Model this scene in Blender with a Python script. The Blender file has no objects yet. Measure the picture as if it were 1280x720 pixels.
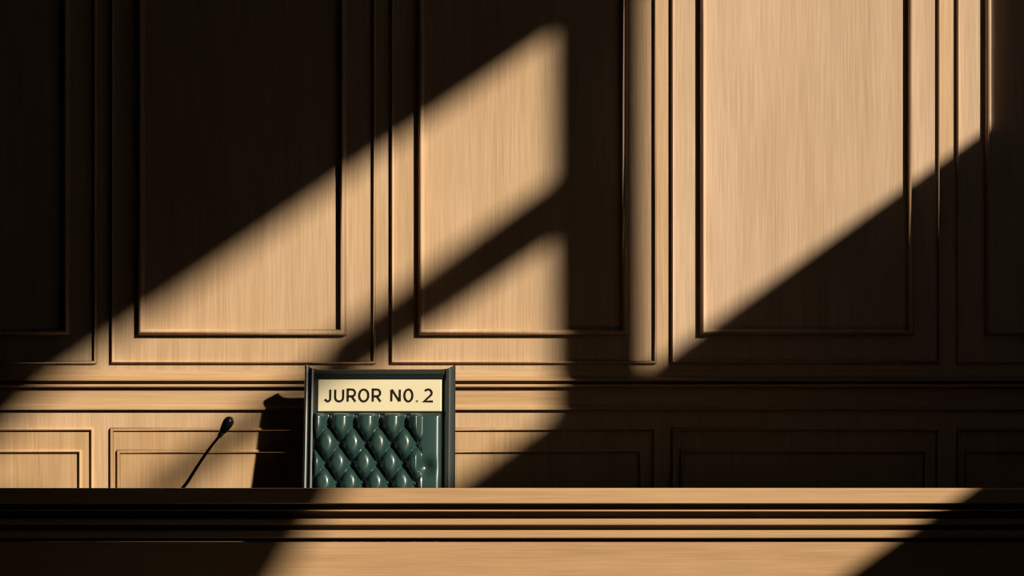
import bpy, bmesh, math, random
from mathutils import Vector, Matrix

random.seed(4)
C = bpy.context.scene.collection

# ------------------------------------------------------------------ place constants
S0 = 0.003125          # metres per unit of the drawing on the back wall (4 m wide view, 8 m away)
ZH = 1.15              # eye height
CAM_D = 8.0
K, M = 1.10, 0.705      # sun: for 1 m to the left it travels K m towards the back wall and drops M m
XR = 3.2               # inner face of the window wall
D = 0.85               # front of the jury box, distance from back wall
SD = S0 * (CAM_D - D) / CAM_D
def wx(p): return (p - 640) * S0
def wz(p): return ZH + (600 - p) * S0
def dx(p): return (p - 640) * SD
def dz(p): return ZH + (600 - p) * SD

# ------------------------------------------------------------------ camera, light, exposure
cam = bpy.data.cameras.new('camera'); co = bpy.data.objects.new('camera', cam); C.objects.link(co)
co.location = (0, -CAM_D, ZH); co.rotation_euler = (math.pi/2, 0, 0)
cam.sensor_width = 36; cam.sensor_fit = 'HORIZONTAL'; cam.lens = 72
cam.shift_y = 240/1280; cam.clip_end = 60
bpy.context.scene.camera = co

sc = bpy.context.scene
sc.view_settings.view_transform = 'Standard'
sc.view_settings.look = 'None'
sc.view_settings.gamma = 1.0
sc.view_settings.use_curve_mapping = False
sc.view_settings.exposure = 0.0
sc.cycles.use_denoising = True
sc.cycles.max_bounces = 6
sc.cycles.diffuse_bounces = 1
sc.cycles.sample_clamp_indirect = 3.0

w = bpy.data.worlds.new('sky'); sc.world = w; w.use_nodes = True
w.node_tree.nodes['Background'].inputs[0].default_value = (0.85, 0.86, 0.80, 1)
w.node_tree.nodes['Background'].inputs[1].default_value = 0.32

sun = bpy.data.lights.new('sun', 'SUN'); so = bpy.data.objects.new('sun', sun); C.objects.link(so)
sun.energy = 6.6; sun.angle = math.radians(1.4); sun.color = (1.0, 0.93, 0.73)
so.location = (8, -8, 8)
so.rotation_euler = Vector((-1, K, -M)).to_track_quat('-Z', 'Y').to_euler()

# ------------------------------------------------------------------ materials
def new_mat(name):
    m = bpy.data.materials.new(name); m.use_nodes = True
    return m, m.node_tree.nodes, m.node_tree.links, m.node_tree.nodes['Principled BSDF']

def wood(name, c1, c2, c3, horizontal=False, rough=0.5, seed=0.0, bump=0.10):
    m, N, L, b = new_mat(name)
    tc = N.new('ShaderNodeTexCoord')
    def streak(fine, long_, sx, detail=5):
        mp = N.new('ShaderNodeMapping')
        mp.inputs['Scale'].default_value = (long_, sx, fine) if horizontal else (fine, sx, long_)
        mp.inputs['Location'].default_value = (seed, seed*1.7, seed*.6)
        L.new(tc.outputs['Object'], mp.inputs[0])
        n = N.new('ShaderNodeTexNoise'); n.inputs['Scale'].default_value = 1.0
        n.inputs['Detail'].default_value = detail; n.inputs['Roughness'].default_value = 0.6
        n.inputs['Distortion'].default_value = 0.15
        L.new(mp.outputs[0], n.inputs['Vector']); return n
    fine = streak(150, 3.5, 20)
    broad = streak(14, 0.7, 6, 3)
    patch = streak(1.6, 0.5, 1.5, 2)
    def ramp(src, lo, hi, ca, cb):
        r = N.new('ShaderNodeValToRGB'); r.color_ramp.elements[0].position = lo; r.color_ramp.elements[1].position = hi
        r.color_ramp.elements[0].color = (*ca, 1); r.color_ramp.elements[1].color = (*cb, 1)
        L.new(src.outputs['Fac'], r.inputs[0]); return r
    rf = ramp(fine, .35, .68, c1, c2)
    rb = ramp(broad, .38, .64, c2, c3)
    mx = N.new('ShaderNodeMix'); mx.data_type = 'RGBA'; mx.inputs[0].default_value = 0.5
    L.new(rf.outputs[0], mx.inputs[6]); L.new(rb.outputs[0], mx.inputs[7])
    rp = ramp(patch, .35, .65, (.93, .91, .88), (1.05, 1.05, 1.06))
    mu = N.new('ShaderNodeMix'); mu.data_type = 'RGBA'; mu.blend_type = 'MULTIPLY'; mu.inputs[0].default_value = 1.0
    L.new(mx.outputs[2], mu.inputs[6]); L.new(rp.outputs[0], mu.inputs[7])
    L.new(mu.outputs[2], b.inputs['Base Color'])
    bp = N.new('ShaderNodeBump'); bp.inputs['Strength'].default_value = bump; bp.inputs['Distance'].default_value = 0.002
    L.new(fine.outputs['Fac'], bp.inputs['Height']); L.new(bp.outputs[0], b.inputs['Normal'])
    b.inputs['Roughness'].default_value = rough
    b.inputs['Specular IOR Level'].default_value = 0.3
    return m

def plain(name, col, rough=0.5, metal=0.0, noise=0.0, scale=30, coat=0.0, bump=0.0):
    m, N, L, b = new_mat(name)
    tc = N.new('ShaderNodeTexCoord'); n = N.new('ShaderNodeTexNoise')
    n.inputs['Scale'].default_value = scale; n.inputs['Detail'].default_value = 4
    L.new(tc.outputs['Object'], n.inputs['Vector'])
    r = N.new('ShaderNodeValToRGB')
    r.color_ramp.elements[0].color = (*[c*(1-noise) for c in col], 1)
    r.color_ramp.elements[1].color = (*[c*(1+noise) for c in col], 1)
    L.new(n.outputs['Fac'], r.inputs[0]); L.new(r.outputs[0], b.inputs['Base Color'])
    if bump:
        bp = N.new('ShaderNodeBump'); bp.inputs['Strength'].default_value = bump; bp.inputs['Distance'].default_value = 0.001
        L.new(n.outputs['Fac'], bp.inputs['Height']); L.new(bp.outputs[0], b.inputs['Normal'])
    b.inputs['Roughness'].default_value = rough; b.inputs['Metallic'].default_value = metal
    b.inputs['Coat Weight'].default_value = coat; b.inputs['Coat Roughness'].default_value = 0.15
    return m

OA, OB, OC = (.35, .213, .119), (.57, .375, .238), (.48, .298, .172)
M_WOOD_V = wood('oak_vertical_grain', OA, OB, OC)
M_WOOD_HAZE = wood('oak_haze_tint', (.33, .208, .128), (.54, .365, .255), (.45, .29, .185), seed=5.3)  # cool light haze on the right upper panels, put into the oak colour
LA, LB, LC = [tuple(c*k for c, k in zip(x, (.96, .92, .83))) for x in (OA, OB, OC)]
M_WOOD_L = wood('honey_oak_vertical_grain', LA, LB, LC, seed=2.2)
M_WOOD_H = wood('oak_horizontal_grain', LA, LB, LC, horizontal=True, seed=3.1)
M_DESK = wood('desk_oak', (.31, .175, .088), (.48, .29, .155), (.41, .235, .12), horizontal=True, seed=7.7, rough=0.42)
M_PLASTER = plain('dark_plaster', (.045, .050, .050), .9, noise=.1)
M_FLOOR = wood('dark_floor_boards', (.05, .03, .02), (.08, .05, .03), (.06, .04, .025), horizontal=True, seed=1.0)
M_BLACK = plain('black_lacquer', (.008, .012, .011), .42, noise=.15, coat=.15)
M_LEATHER = plain('dark_green_leather', (.017, .042, .038), .36, noise=.12, scale=60, coat=.25, bump=.06)
M_PLATE = plain('cream_brass_plate', (.66, .56, .385), .45, metal=.2, noise=.04, scale=8)
M_INK = plain('black_ink', (.012, .008, .005), .6)
M_DOT = plain('worn_ink', (.16, .10, .035), .6)
M_INK.node_tree.nodes['Principled BSDF'].inputs['Specular IOR Level'].default_value = .1
M_STEEL = plain('silver_metal', (.42, .43, .45), .3, metal=.45)
M_FOAM = plain('black_foam', (.012, .015, .024), .38, noise=.4, scale=400, bump=.25, coat=.3)
M_MIC = plain('black_gooseneck', (.012, .011, .011), .4)

# ------------------------------------------------------------------ mesh helpers
def link(name, bm, mat, parent=None, smooth=False):
    bmesh.ops.recalc_face_normals(bm, faces=bm.faces)
    me = bpy.data.meshes.new(name); bm.to_mesh(me); bm.free()
    if smooth:
        for p in me.polygons: p.use_smooth = True
    o = bpy.data.objects.new(name, me); C.objects.link(o); me.materials.append(mat)
    if parent: o.parent = parent
    return o
def structure(o): o['kind'] = 'structure'; return o
def thing(name, loc, label, cat):
    o = bpy.data.objects.new(name, None); C.objects.link(o); o.location = loc
    o.empty_display_size = .1; o['label'] = label; o['category'] = cat; return o
def tag(o, label, cat): o['label'] = label; o['category'] = cat; return o
def box(bm, x0, x1, y0, y1, z0, z1, bev=0.0):
    g = bmesh.ops.create_cube(bm, size=1)
    bmesh.ops.transform(bm, verts=g['verts'], matrix=Matrix.Translation(((x0+x1)/2, (y0+y1)/2, (z0+z1)/2)) @
        Matrix.Diagonal((abs(x1-x0), abs(y1-y0), abs(z1-z0), 1)))
    if bev:
        es = list({e for v in g['verts'] for e in v.link_edges})
        bmesh.ops.bevel(bm, geom=es, offset=bev, segments=2, affect='EDGES', profile=.6)
def sweep(bm, rings, closed_ring=True, cap=True, closed_path=False):
    """skin a list of vertex rings"""
    vs = [[bm.verts.new(p) for p in r] for r in rings]
    n = len(rings[0]); R = len(vs)
    for i in range(R if closed_path else R-1):
        a, b = vs[i], vs[(i+1) % R]
        for j in range(n if closed_ring else n-1):
            bm.faces.new((a[j], a[(j+1) % n], b[(j+1) % n], b[j]))
    if cap and closed_ring and not closed_path:
        bm.faces.new(vs[0]); bm.faces.new(vs[-1][::-1])
def tube(bm, pts, rad, n=12):
    pts = [Vector(p) for p in pts]; rings = []
    for i, p in enumerate(pts):
        t = (pts[min(i+1, len(pts)-1)] - pts[max(i-1, 0)]).normalized()
        a = t.cross(Vector((0, 1, 0.01))).normalized(); b = t.cross(a)
        r = rad[i] if isinstance(rad, (list, tuple)) else rad
        rings.append([p + (a*math.cos(2*math.pi*k/n) + b*math.sin(2*math.pi*k/n))*r for k in range(n)])
    sweep(bm, rings)

# ------------------------------------------------------------------ the setting
RUN0, RUN1 = -4.2, XR
bm = bmesh.new(); box(bm, RUN0-.1, RUN1+.1, 0, .12, 0, 5.4)
wall = structure(link('wall_back', bm, M_WOOD_V))

def bead_profile(width, height, n=12):
    """half-round bead: list of (across, out)"""
    pr = []
    for i in range(n+1):
        a = math.pi*i/n
        pr.append((width/2 - width/2*math.cos(a), height*(math.sin(a)**.95 if 0 < i < n else 0)))
    return pr
def ring_bead(bm, x0, x1, z0, z1, width, height):
    """mitred bead running round the rectangle, outer edge on the rectangle"""
    pr = bead_profile(width, height)
    corners = [(x0, z0, 1, 1), (x1, z0, -1, 1), (x1, z1, -1, -1), (x0, z1, 1, -1)]
    rings = [[Vector((cx + sx*a, -o + .001, cz + sz*a)) for a, o in pr] for cx, cz, sx, sz in corners]
    sweep(bm, rings, closed_ring=False, closed_path=True)

TOPZ = 4.7
def panel(name, x0, x1, z0, z1, inner, wo, ho, wi, hi, M_WOOD_V=M_WOOD_V):
    """outer bead, then a raised inner bead; the field itself belongs to the panel"""
    bm = bmesh.new()
    box(bm, x0 + wo*.5, x1 - wo*.5, -.0015, .01, z0 + wo*.5, z1 - wo*.5)
    p = link(name, bm, M_WOOD_V, wall)
    bm = bmesh.new(); ring_bead(bm, x0, x1, z0, z1, wo, ho); link('outer_moulding', bm, M_WOOD_V, p, True)
    bm = bmesh.new(); ring_bead(bm, *inner, wi, hi); link('inner_moulding', bm, M_WOOD_V, p, True)
    return p
UP = [(-585, -230, -547, -265), (-210, 121.5, -176, 88), (139.5, 470, 173.5, 433), (489, 821, 523, 784.5),
      (839, 1175.5, 875, 1142), (1195.5, 1530, 1231, 1495)]
for a, b, c, d in UP:
    panel('upper_panel', wx(a), wx(b), wz(454.5), TOPZ, (wx(c), wx(d), wz(419.3), TOPZ - .115), .0115, .019, .0235, .034, M_WOOD_HAZE if a > 800 else M_WOOD_V)
LO = [(-585, -231, -575, -246), (-210, 118, -200, 103), (138, 468, 146.5, 453), (489, 820, 498, 803),
      (839.5, 1174, 850, 1158), (1196, 1530, 1206, 1514)]
for a, b, c, d in LO:
    panel('lower_panel', wx(a), wx(b), .30, wz(534.5), (wx(c), wx(d), .36, wz(562)), .0135, .017, .0135, .017, M_WOOD_L)

def rail(name, prof, y_base, mat, x0, x1, parent=None, xf=None, kind=None):
    """horizontal moulding: prof = [(z, out)] from top to bottom"""
    bm = bmesh.new()
    pr = [(z, o) for z, o in prof]
    ring = [(y_base - o, z) for z, o in pr] + [(y_base + .004, pr[-1][0]), (y_base + .004, pr[0][0])]
    sweep(bm, [[Vector((x, y, z)) for y, z in ring] for x in (x0, x1)])
    o = link(name, bm, mat, parent)
    return o
mm = .001
structure(rail('trim_1', [(wz(462), 0), (wz(462.6), 4*mm), (wz(470), 8*mm), (wz(474), 28*mm), (wz(475), 36*mm), (wz(476.2), 36*mm), (wz(476.4), 2*mm), (wz(480.6), 2*mm)], 0, M_WOOD_H, RUN0, RUN1))
structure(rail('trim_2', [(wz(480.4), 2*mm), (wz(480.7), 24*mm), (wz(481.5), 26*mm), (wz(483.6), 26*mm), (wz(484.4), 22*mm), (wz(484.7), 3*mm)], 0, M_WOOD_H, RUN0, RUN1))
structure(rail('trim_3', [(wz(484.7), 2*mm), (wz(505), 2*mm), (wz(505.4), 4.5*mm), (wz(508), 9*mm), (wz(510), 17*mm), (wz(512), 19*mm), (wz(512.6), 17*mm), (wz(512.8), 0)], 0, M_WOOD_H, RUN0, RUN1))
bm = bmesh.new(); box(bm, RUN0, RUN1, -.03, .005, 0, .22, .004); structure(link('baseboard_back', bm, M_WOOD_H))
bm = bmesh.new(); box(bm, RUN0, RUN1, -.05, .005, TOPZ + .08, TOPZ + .2, .01); structure(link('trim_4', bm, M_WOOD_H))

bm = bmesh.new(); box(bm, RUN0-.1, RUN1+.1, -9.5, .12, -.1, 0); structure(link('floor', bm, M_FLOOR))
bm = bmesh.new(); box(bm, RUN0-.1, RUN1+.1, -9.5, .12, 5.4, 5.5); structure(link('ceiling', bm, M_PLASTER))
bm = bmesh.new(); box(bm, RUN0-.1, RUN0, -9.5, 0, 0, 5.4); structure(link('wall_left', bm, M_PLASTER))
bm = bmesh.new(); box(bm, RUN0-.1, RUN1+.1, -9.6, -9.5, 0, 5.4); structure(link('wall_front', bm, M_PLASTER))

# window wall, unseen: openings in (u, z), u = distance from the back wall
slope = M/K
def W(px, py): return ((XR - wx(px))*K, wz(py) + M*(XR - wx(px)))
def T(px, py): return (D + (XR - dx(px))*K, dz(py) + M*(XR - dx(px)))
z_mid = (dz(611) + (M/K)*(-D) + wz(608))/2                 # raked line between what lights the box and the wall
def rake(u): return z_mid + slope*u
def rake_u(z): return (z - z_mid)/slope
Z_SILL = W(1055, 286)[1]; Z_SILL1 = W(650, 546)[1]; Z_TOP = W(337, 290)[1]
Z_T1 = W(594, 370)[1]; Z_T2 = W(594, 291)[1]
U_M1 = W(686, 0)[0]; U_M2 = W(804, 0)[0]; U_R = W(1232, 0)[0]; U_T = W(404, 0)[0]; Z_TA = W(594, 352)[1]; Z_TB = W(594, 313)[1]
Z_LOW = T(1126, 667)[1]
uA, zA = T(428, 612); uB, zB = T(358, 730)
t = (zB - Z_LOW)/(zA - zB); uL = uB + (uB - uA)*t          # far end of the low light, leaning
t = 0
for _ in range(60):                                         # carry the leaning edge up to the rake
    t += .01
    if zA + (zA - zB)*t > rake(uA + (uA - uB)*t): break
uT = uA + (uA - uB)*t
win2 = [(U_R, Z_SILL), (U_M2, Z_SILL), (U_M2, 4.95), (U_R, 4.95)]
U_S = 5.13                                                  # slim transom stub, shaped only for its thin shadow, stops here
win1_gobo = [(T(1300, 0)[0], Z_LOW), (uL, Z_LOW), (uT, rake(uT)), W(-60, 612), (W(62, 0)[0], Z_TOP), (U_M1, Z_TOP), (U_M1, Z_T2),  # outline invented to cut the sunlight into its patches on wall and box
        (U_T, Z_T2), (U_T + .05, Z_TB), (U_S, Z_TB), (U_S, Z_TA), (U_T + .05, Z_TA), (U_T, Z_T1), (U_M1, Z_T1), (U_M1, Z_SILL1),
        (rake_u(Z_SILL1), Z_SILL1), (T(1300, 0)[0], max(rake(T(1300, 0)[0]), Z_LOW+.02))]
def window_wall():
    cu = bpy.data.curves.new('wall_right', 'CURVE'); cu.dimensions = '2D'; cu.fill_mode = 'BOTH'; cu.extrude = .006
    for poly in ([(0, 0), (9.5, 0), (9.5, 5.4), (0, 5.4)], win2, win1_gobo):
        s = cu.splines.new('POLY'); s.points.add(len(poly)-1); s.use_cyclic_u = True
        for p, (u, z) in zip(s.points, poly): p.co = (u, z, 0, 1)
    tmp = bpy.data.objects.new('tmp', cu); C.objects.link(tmp)
    dg = bpy.context.evaluated_depsgraph_get(); me = bpy.data.meshes.new_from_object(tmp.evaluated_get(dg))
    bpy.data.objects.remove(tmp)
    for v in me.vertices:
        u, z, e = v.co; v.co = (XR + .006 + e, -u, z)
    me.name = 'wall_right'; me.materials.clear(); me.materials.append(M_PLASTER)
    o = bpy.data.objects.new('wall_right', me); C.objects.link(o); return structure(o)
window_wall()

# ------------------------------------------------------------------ jury box front
XB0, XB1 = -3.0, 2.95
box_t = thing('jury_box', (0, -D, 0), 'long oak jury box front with stepped mouldings running across the foreground', 'jury box')
def dprof(lst): return [(dz(p), o*mm) for p, o in lst]
def drail(name, lst, mat=M_DESK):
    pr = dprof(lst)
    ring = [(-o, z) for z, o in pr] + [(.06, pr[-1][0]), (.06, pr[0][0])]
    bm = bmesh.new(); sweep(bm, [[Vector((x, y, z)) for y, z in ring] for x in (XB0, XB1)])
    return link(name, bm, mat, box_t)
bm = bmesh.new()
ring = [(.088, dz(610)), (-.062, dz(610)), (-.067, dz(610.6)), (-.070, dz(612)), (-.070, dz(628.4)), (-.066, dz(629.5)), (.088, dz(629.5))]
sweep(bm, [[Vector((x, y, z)) for y, z in ring] for x in (XB0, XB1)]); link('cap_rail', bm, M_DESK, box_t)
drail('moulding', [(629.6, -20), (636.8, -20), (637, 47), (638.8, 47), (639, -30), (648, -30)])
drail('moulding', [(648.1, -25), (648.5, 24), (650, 28), (654.5, 28), (655.9, 26), (656.2, -30), (662.2, -30)])
drail('moulding', [(662.4, -25), (662.8, 20), (664.5, 24), (671, 24), (672.3, 22), (672.6, -20), (677, -20)])
bm = bmesh.new(); box(bm, XB0, XB1, .0, .06, .0, dz(677.6), .0015); link('front_panel', bm, M_DESK, box_t)
bm = bmesh.new(); box(bm, XB0, XB1, -D+.061, -D+.27, .97, .995, .003); structure(link('jury_box_ledge', bm, M_DESK))   # ledge behind the front

# ------------------------------------------------------------------ juror chair
chair = thing('juror_chair', (0, 0, 0), 'high-backed chair in buttoned dark green leather with black frame, behind the jury box', 'chair')
dT, dB = .185, .265
SC = S0*(CAM_D - (dT+dB)/2)/CAM_D
Pb = Vector((wx(475)*(CAM_D-.23)/CAM_D, -dB, ZH + (600-610)*SC))
Pt = Vector((Pb.x, -dT, ZH + (600-457)*SC))
UPV = (Pt - Pb).normalized(); RT = Vector((1, 0, 0)); OUT = RT.cross(UPV)
if OUT.y > 0: OUT = -OUT
VS = (Pt - Pb).length/153
def cp(px, py, out=0.0): return Pb + RT*((px-475)*SC) + UPV*((610-py)*VS) + OUT*out
BOT = 770
def stile(name, prof, top):
    bm = bmesh.new(); rings = []
    for py in (BOT, top):
        rings.append([cp(px, py if py == BOT else py + tp, o*mm) for px, o, tp in prof])
    sweep(bm, rings); return link(name, bm, M_BLACK, chair)
stile('side_frame', [(380, -45, 0), (380, 14, 0), (381, 22, .2), (382.6, 25, .8), (384.5, 23, 2), (386, 12, 3), (387.2, 12, 4), (388.2, 22, 5), (389.6, 26, 6), (391.4, 23, 7), (392.8, 12, 8), (393, 2, 8), (396.5, 2, 12), (396.5, -45, 12)], 456)
stile('side_frame', [(552, -45, 12), (552, 4, 12), (555, 6, 10), (556, 16, 8.5), (557.5, 22, 7), (559.5, 22, 6), (560.8, 17, 5), (563, 16, 4), (565, 15.5, 2.5), (567.5, 15, 1), (568.8, 8, 0), (568.8, -45, 0)], 456)
bm = bmesh.new()   # top rail with its upper edge lower than the corners
topc = []
for i in range(25):
    px = 381.5 + (567.5-381.5)*i/24; e = min(px-381.5, 567.5-px)
    topc.append((px, 456.4 + 5.2*(1-math.exp(-(e/6)**1.4))))
rings = []
for px, pt in topc:
    rings.append([cp(px, pt, -40*mm), cp(px, pt, 8*mm), cp(px, pt+2.2, 15*mm), cp(px, pt+6, 15*mm), cp(px, pt+9, 9*mm), cp(px, 473.5, 5*mm), cp(px, 473.5, -40*mm)])
sweep(bm, rings); link('top_frame', bm, M_BLACK, chair)
bm = bmesh.new()
sweep(bm, [[cp(392, y, -10*mm), cp(556, y, -10*mm), cp(556, y, -42*mm), cp(392, y, -42*mm)] for y in (BOT, 470)])
link('back_board', bm, M_BLACK, chair)
bm = bmesh.new(); sweep(bm, [[cp(393, y, 0), cp(555, y, 0), cp(555, y, -12*mm), cp(393, y, -12*mm)] for y in (518, 471)])
link('plate_rail', bm, M_BLACK, chair)

# deep-buttoned leather back: diamond lattice of pads
CW, RH = 32.2, 24.6
X00, Y00 = 426.5, 531.0
def shift(j): return {0: 0, 1: -17.0, 2: -2.8, 3: -19.5}.get(j, -2.8 - 16.5*((j % 2)))
def leather(px, py):
    v = (py - Y00)/RH
    h = 0.0
    ox = -1.35*max(v, 0)
    puff = 0
    for j in range(max(0, int(v)-1), int(v)+3):
        sx = X00 + (0 if j % 2 == 0 else -CW/2) - 1.35*j
        q = (px - sx)/CW; i = round(q); da = (q - i)*2
        db = v - j
        if j == 0 and v < 0: db = 0
        e1, e2 = abs(da+db), abs(da-db)
        if e1 < 1 and e2 < 1: puff = max(puff, ((1-e1**3.6)*(1-e2**3.6))**.55)
    # buttons pull the leather in at the lattice corners
    base = 50*puff
    for j in range(max(0, int(v)-1), int(v)+3):
        q = (px - (X00 + (0 if j % 2 == 0 else -CW/2) - 1.35*j))/CW - .5
        hx = (q - round(q))*CW/5.6; hy = (v - j)*RH/7.5
        if j == 0 and v < 0: hy *= .45
        base *= 1 - .88*math.exp(-(hx*hx + hy*hy))
    right = min(max((px - 521)/7, 0), 1)
    rv = (py - 585)/9; rx = (px - 533)/8
    slab = 25 - 20*math.exp(-(rv*rv + rx*rx)) + 2*math.sin((px-521)/31*math.pi)
    base = base*(1-right) + slab*right
    # roll the edges down to the frame
    e = min(px - 392, 552 - px, py - 516.5)
    if e < 7: base *= math.sqrt(max(0, 1 - (1 - max(e, 0)/7)**2))
    return base*mm - 4*mm
bm = bmesh.new(); nx, ny = 240, 300; grid = []
for j in range(ny+1):
    py = 516.5 + (BOT-516.5)*j/ny
    grid.append([bm.verts.new(cp(392+160*i/nx, py, leather(392+160*i/nx, py))) for i in range(nx+1)])
for j in range(ny):
    for i in range(nx): bm.faces.new((grid[j][i], grid[j][i+1], grid[j+1][i+1], grid[j+1][i]))
back = link('back_cushion', bm, M_LEATHER, chair, True)
if OUT.dot(back.data.polygons[0].normal) < 0: back.data.flip_normals()
btn = None
for j in range(0, 6):
    for i in range(-2, 5):
        bx = X00 + (0 if j % 2 == 0 else -CW/2) - 1.35*j + (i+.5)*CW; by = Y00 + j*RH
        if bx < 398 or bx > 524: continue
        bm = bmesh.new(); bmesh.ops.create_uvsphere(bm, u_segments=12, v_segments=8, radius=2.0*SC)
        p = cp(bx, by, 1*mm)
        bmesh.ops.transform(bm, verts=bm.verts, matrix=Matrix.Translation(p) @ Matrix.Diagonal((1, .6, 1, 1)))
        link('button', bm, M_LEATHER, back, True)

# name plate
bm = bmesh.new()
g = [[cp(x, y, o) for x, y in ((397, 474.6), (551.6, 474.6), (551.6, 514.4), (397, 514.4))] for o in (0, 7.4*mm)]
g.append([cp(x, y, 8.6*mm) for x, y in ((397.8, 475.4), (550.8, 475.4), (550.8, 513.6), (397.8, 513.6))])
sweep(bm, g); plate = link('name_plate', bm, M_PLATE, chair); plate['label'] = 'cream brass plate with black capital lettering'
def arc(cx, cy, rx, ry, a0, a1, n=10):
    return [(cx + rx*math.cos(math.radians(a0+(a1-a0)*i/n)), cy - ry*math.sin(math.radians(a0+(a1-a0)*i/n))) for i in range(n+1)]
T0, B0 = 487.2, 502.2; H = B0 - T0
def R_(x): # letter R starting at x
    return [[(x, B0+.3), (x, T0-1.5)], [(x, T0), (x+5.2, T0)] + arc(x+5.2, T0+4.3, 4.0, 4.3, 80, -80) + [(x+5.2, T0+8.6), (x, T0+8.6)], [(x+4.6, T0+8.2), (x+9.8, B0+.3)]]
def O_(x, w_): return [arc(x+w_/2, (T0+B0)/2, w_/2, H/2, 90, 450, 28)]
glyphs = [[[(412.4, T0), (412.4, 498.5)] + arc(409.0, 498.6, 3.4, 3.6, 0, -100) + [(405.6, 499.4)]],
          [[(418.6, T0), (418.6, 497)] + arc(423.6, 497.2, 5, 5, 180, 360) + [(428.6, T0)]],
          R_(434.2), O_(448.6, 11.4), R_(465.6),
          [[(488.9, B0), (488.9, T0)], [(489.3, T0), (499.0, B0)], [(499.4, B0), (499.4, T0)]], O_(505.2, 10),
          [arc(534.8, 491.6, 4.5, 4.5, 150, -35, 10) + [(530, B0), (541, B0)]]]
def ribbon(bm, pts, hw, o0, o1):
    pts = [Vector((*p, 0)) for p in pts]
    closed = (pts[0]-pts[-1]).length < .01
    if closed: pts = pts[:-1]
    n = len(pts); rings = []
    for i, p in enumerate(pts):
        a = pts[i-1] if (i or closed) else None; b = pts[(i+1) % n] if (i < n-1 or closed) else None
        t1 = (p-a).normalized() if a is not None else (b-p).normalized()
        t2 = (b-p).normalized() if b is not None else t1
        n1 = Vector((-t1.y, t1.x, 0)); n2 = Vector((-t2.y, t2.x, 0)); nn = (n1+n2)
        nn = nn.normalized() if nn.length > .1 else n1
        k = hw/max(nn.dot(n1), .45)
        l, r = p + nn*k, p - nn*k
        rings.append([cp(l.x, l.y, o0), cp(l.x, l.y, o1), cp(r.x, r.y, o1), cp(r.x, r.y, o0)])
    sweep(bm, rings, closed_path=closed)
bm = bmesh.new()
for gl in glyphs:
    for st in gl: ribbon(bm, st, 1.45, 8.2*mm, 9.4*mm)
link('lettering', bm, M_INK, plate)
bm = bmesh.new(); ribbon(bm, [(519.6, 501.9), (522.6, 501.9)], 1.3, 8.2*mm, 9.4*mm); link('lettering', bm, M_DOT, plate)['label'] = 'faded brown full stop'

# seat and legs (behind the jury box)
sx0, sx1 = Pb.x - .27, Pb.x + .27
bm = bmesh.new(); box(bm, sx0+.02, sx1-.02, -.70, -.26, .48, .58, .035); link('seat', bm, M_LEATHER, chair, True)
bm = bmesh.new(); box(bm, sx0, sx1, -.71, -.25, .43, .485, .006); link('seat_frame', bm, M_BLACK, chair)
for lx in (sx0+.03, sx1-.03):
    for ly in (-.68, -.29):
        bm = bmesh.new()
        sweep(bm, [[Vector((lx+a*r, ly+b*r, z)) for a, b in ((-1, -1), (1, -1), (1, 1), (-1, 1))] for z, r in ((0, .016), (.44, .024))])
        link('leg', bm, M_BLACK, chair)
o = chair.location.copy()
base = Vector((Pb.x, -.45, 0))   # put the Empty at the chair's base
chair.location = base
for ch in chair.children: ch.matrix_parent_inverse = Matrix.Translation(-base)

# ------------------------------------------------------------------ gooseneck microphone on the inner shelf
YM = -.70; SM = S0*(CAM_D + YM)/CAM_D
def mp(px, py, y=0): return Vector(((px-640)*SM, YM + y, ZH + (600-py)*SM))
foot = mp(209, 600); foot.z = .995
mic = thing('gooseneck_microphone', foot, 'slim black gooseneck microphone leaning right, left of the green chair', 'microphone')
def inmic(o): o.matrix_parent_inverse = Matrix.Translation(-foot); return o
bm = bmesh.new()
rings = [[Vector((foot.x + r*math.cos(a*math.pi/16), foot.y + r*math.sin(a*math.pi/16), foot.z + z)) for a in range(32)] for z, r in ((0, .05), (.012, .05), (.02, .044), (.026, .016), (.04, .012))]
sweep(bm, rings); inmic(link('base', bm, M_MIC, mic, False))
def bez(p0, p1, p2, p3, n):
    return [((1-t)**3)*p0 + 3*t*(1-t)**2*p1 + 3*t*t*(1-t)*p2 + t**3*p3 for t in [i/n for i in range(n+1)]]
neck = bez(foot + Vector((0, 0, .035)), foot + Vector((.002, 0, .08)), mp(231, 609), mp(236, 600), 8) + \
       bez(mp(236, 600), mp(248, 580), mp(262, 559), mp(275, 544.5), 14)[1:]
bm = bmesh.new(); tube(bm, neck, [.0062]*9 + [.0058 - .0012*i/14 for i in range(14)]); inmic(link('gooseneck', bm, M_MIC, mic, True))
bm = bmesh.new(); a, b = mp(273.3, 546.6), mp(278.8, 538.4); dd = b-a
tube(bm, [a, a+dd*.1, a+dd*.35, a+dd*.42, a+dd*.5, a+dd*.58, a+dd], [.0065, .0082, .0088, .0105, .0088, .0098, .0125], 20); inmic(link('collar', bm, M_STEEL, mic, True))
bm = bmesh.new(); a, b = mp(277.6, 540.4), mp(289.6, 521.2); dd = b-a
prof = [(0, .010), (.04, .0125), (.2, .0148), (.42, .0178), (.6, .0192), (.76, .0182), (.88, .0145), (.96, .0090), (1, .0015)]
tube(bm, [a+dd*t for t, r in prof], [r for t, r in prof], 24); inmic(link('windscreen', bm, M_FOAM, mic, True))
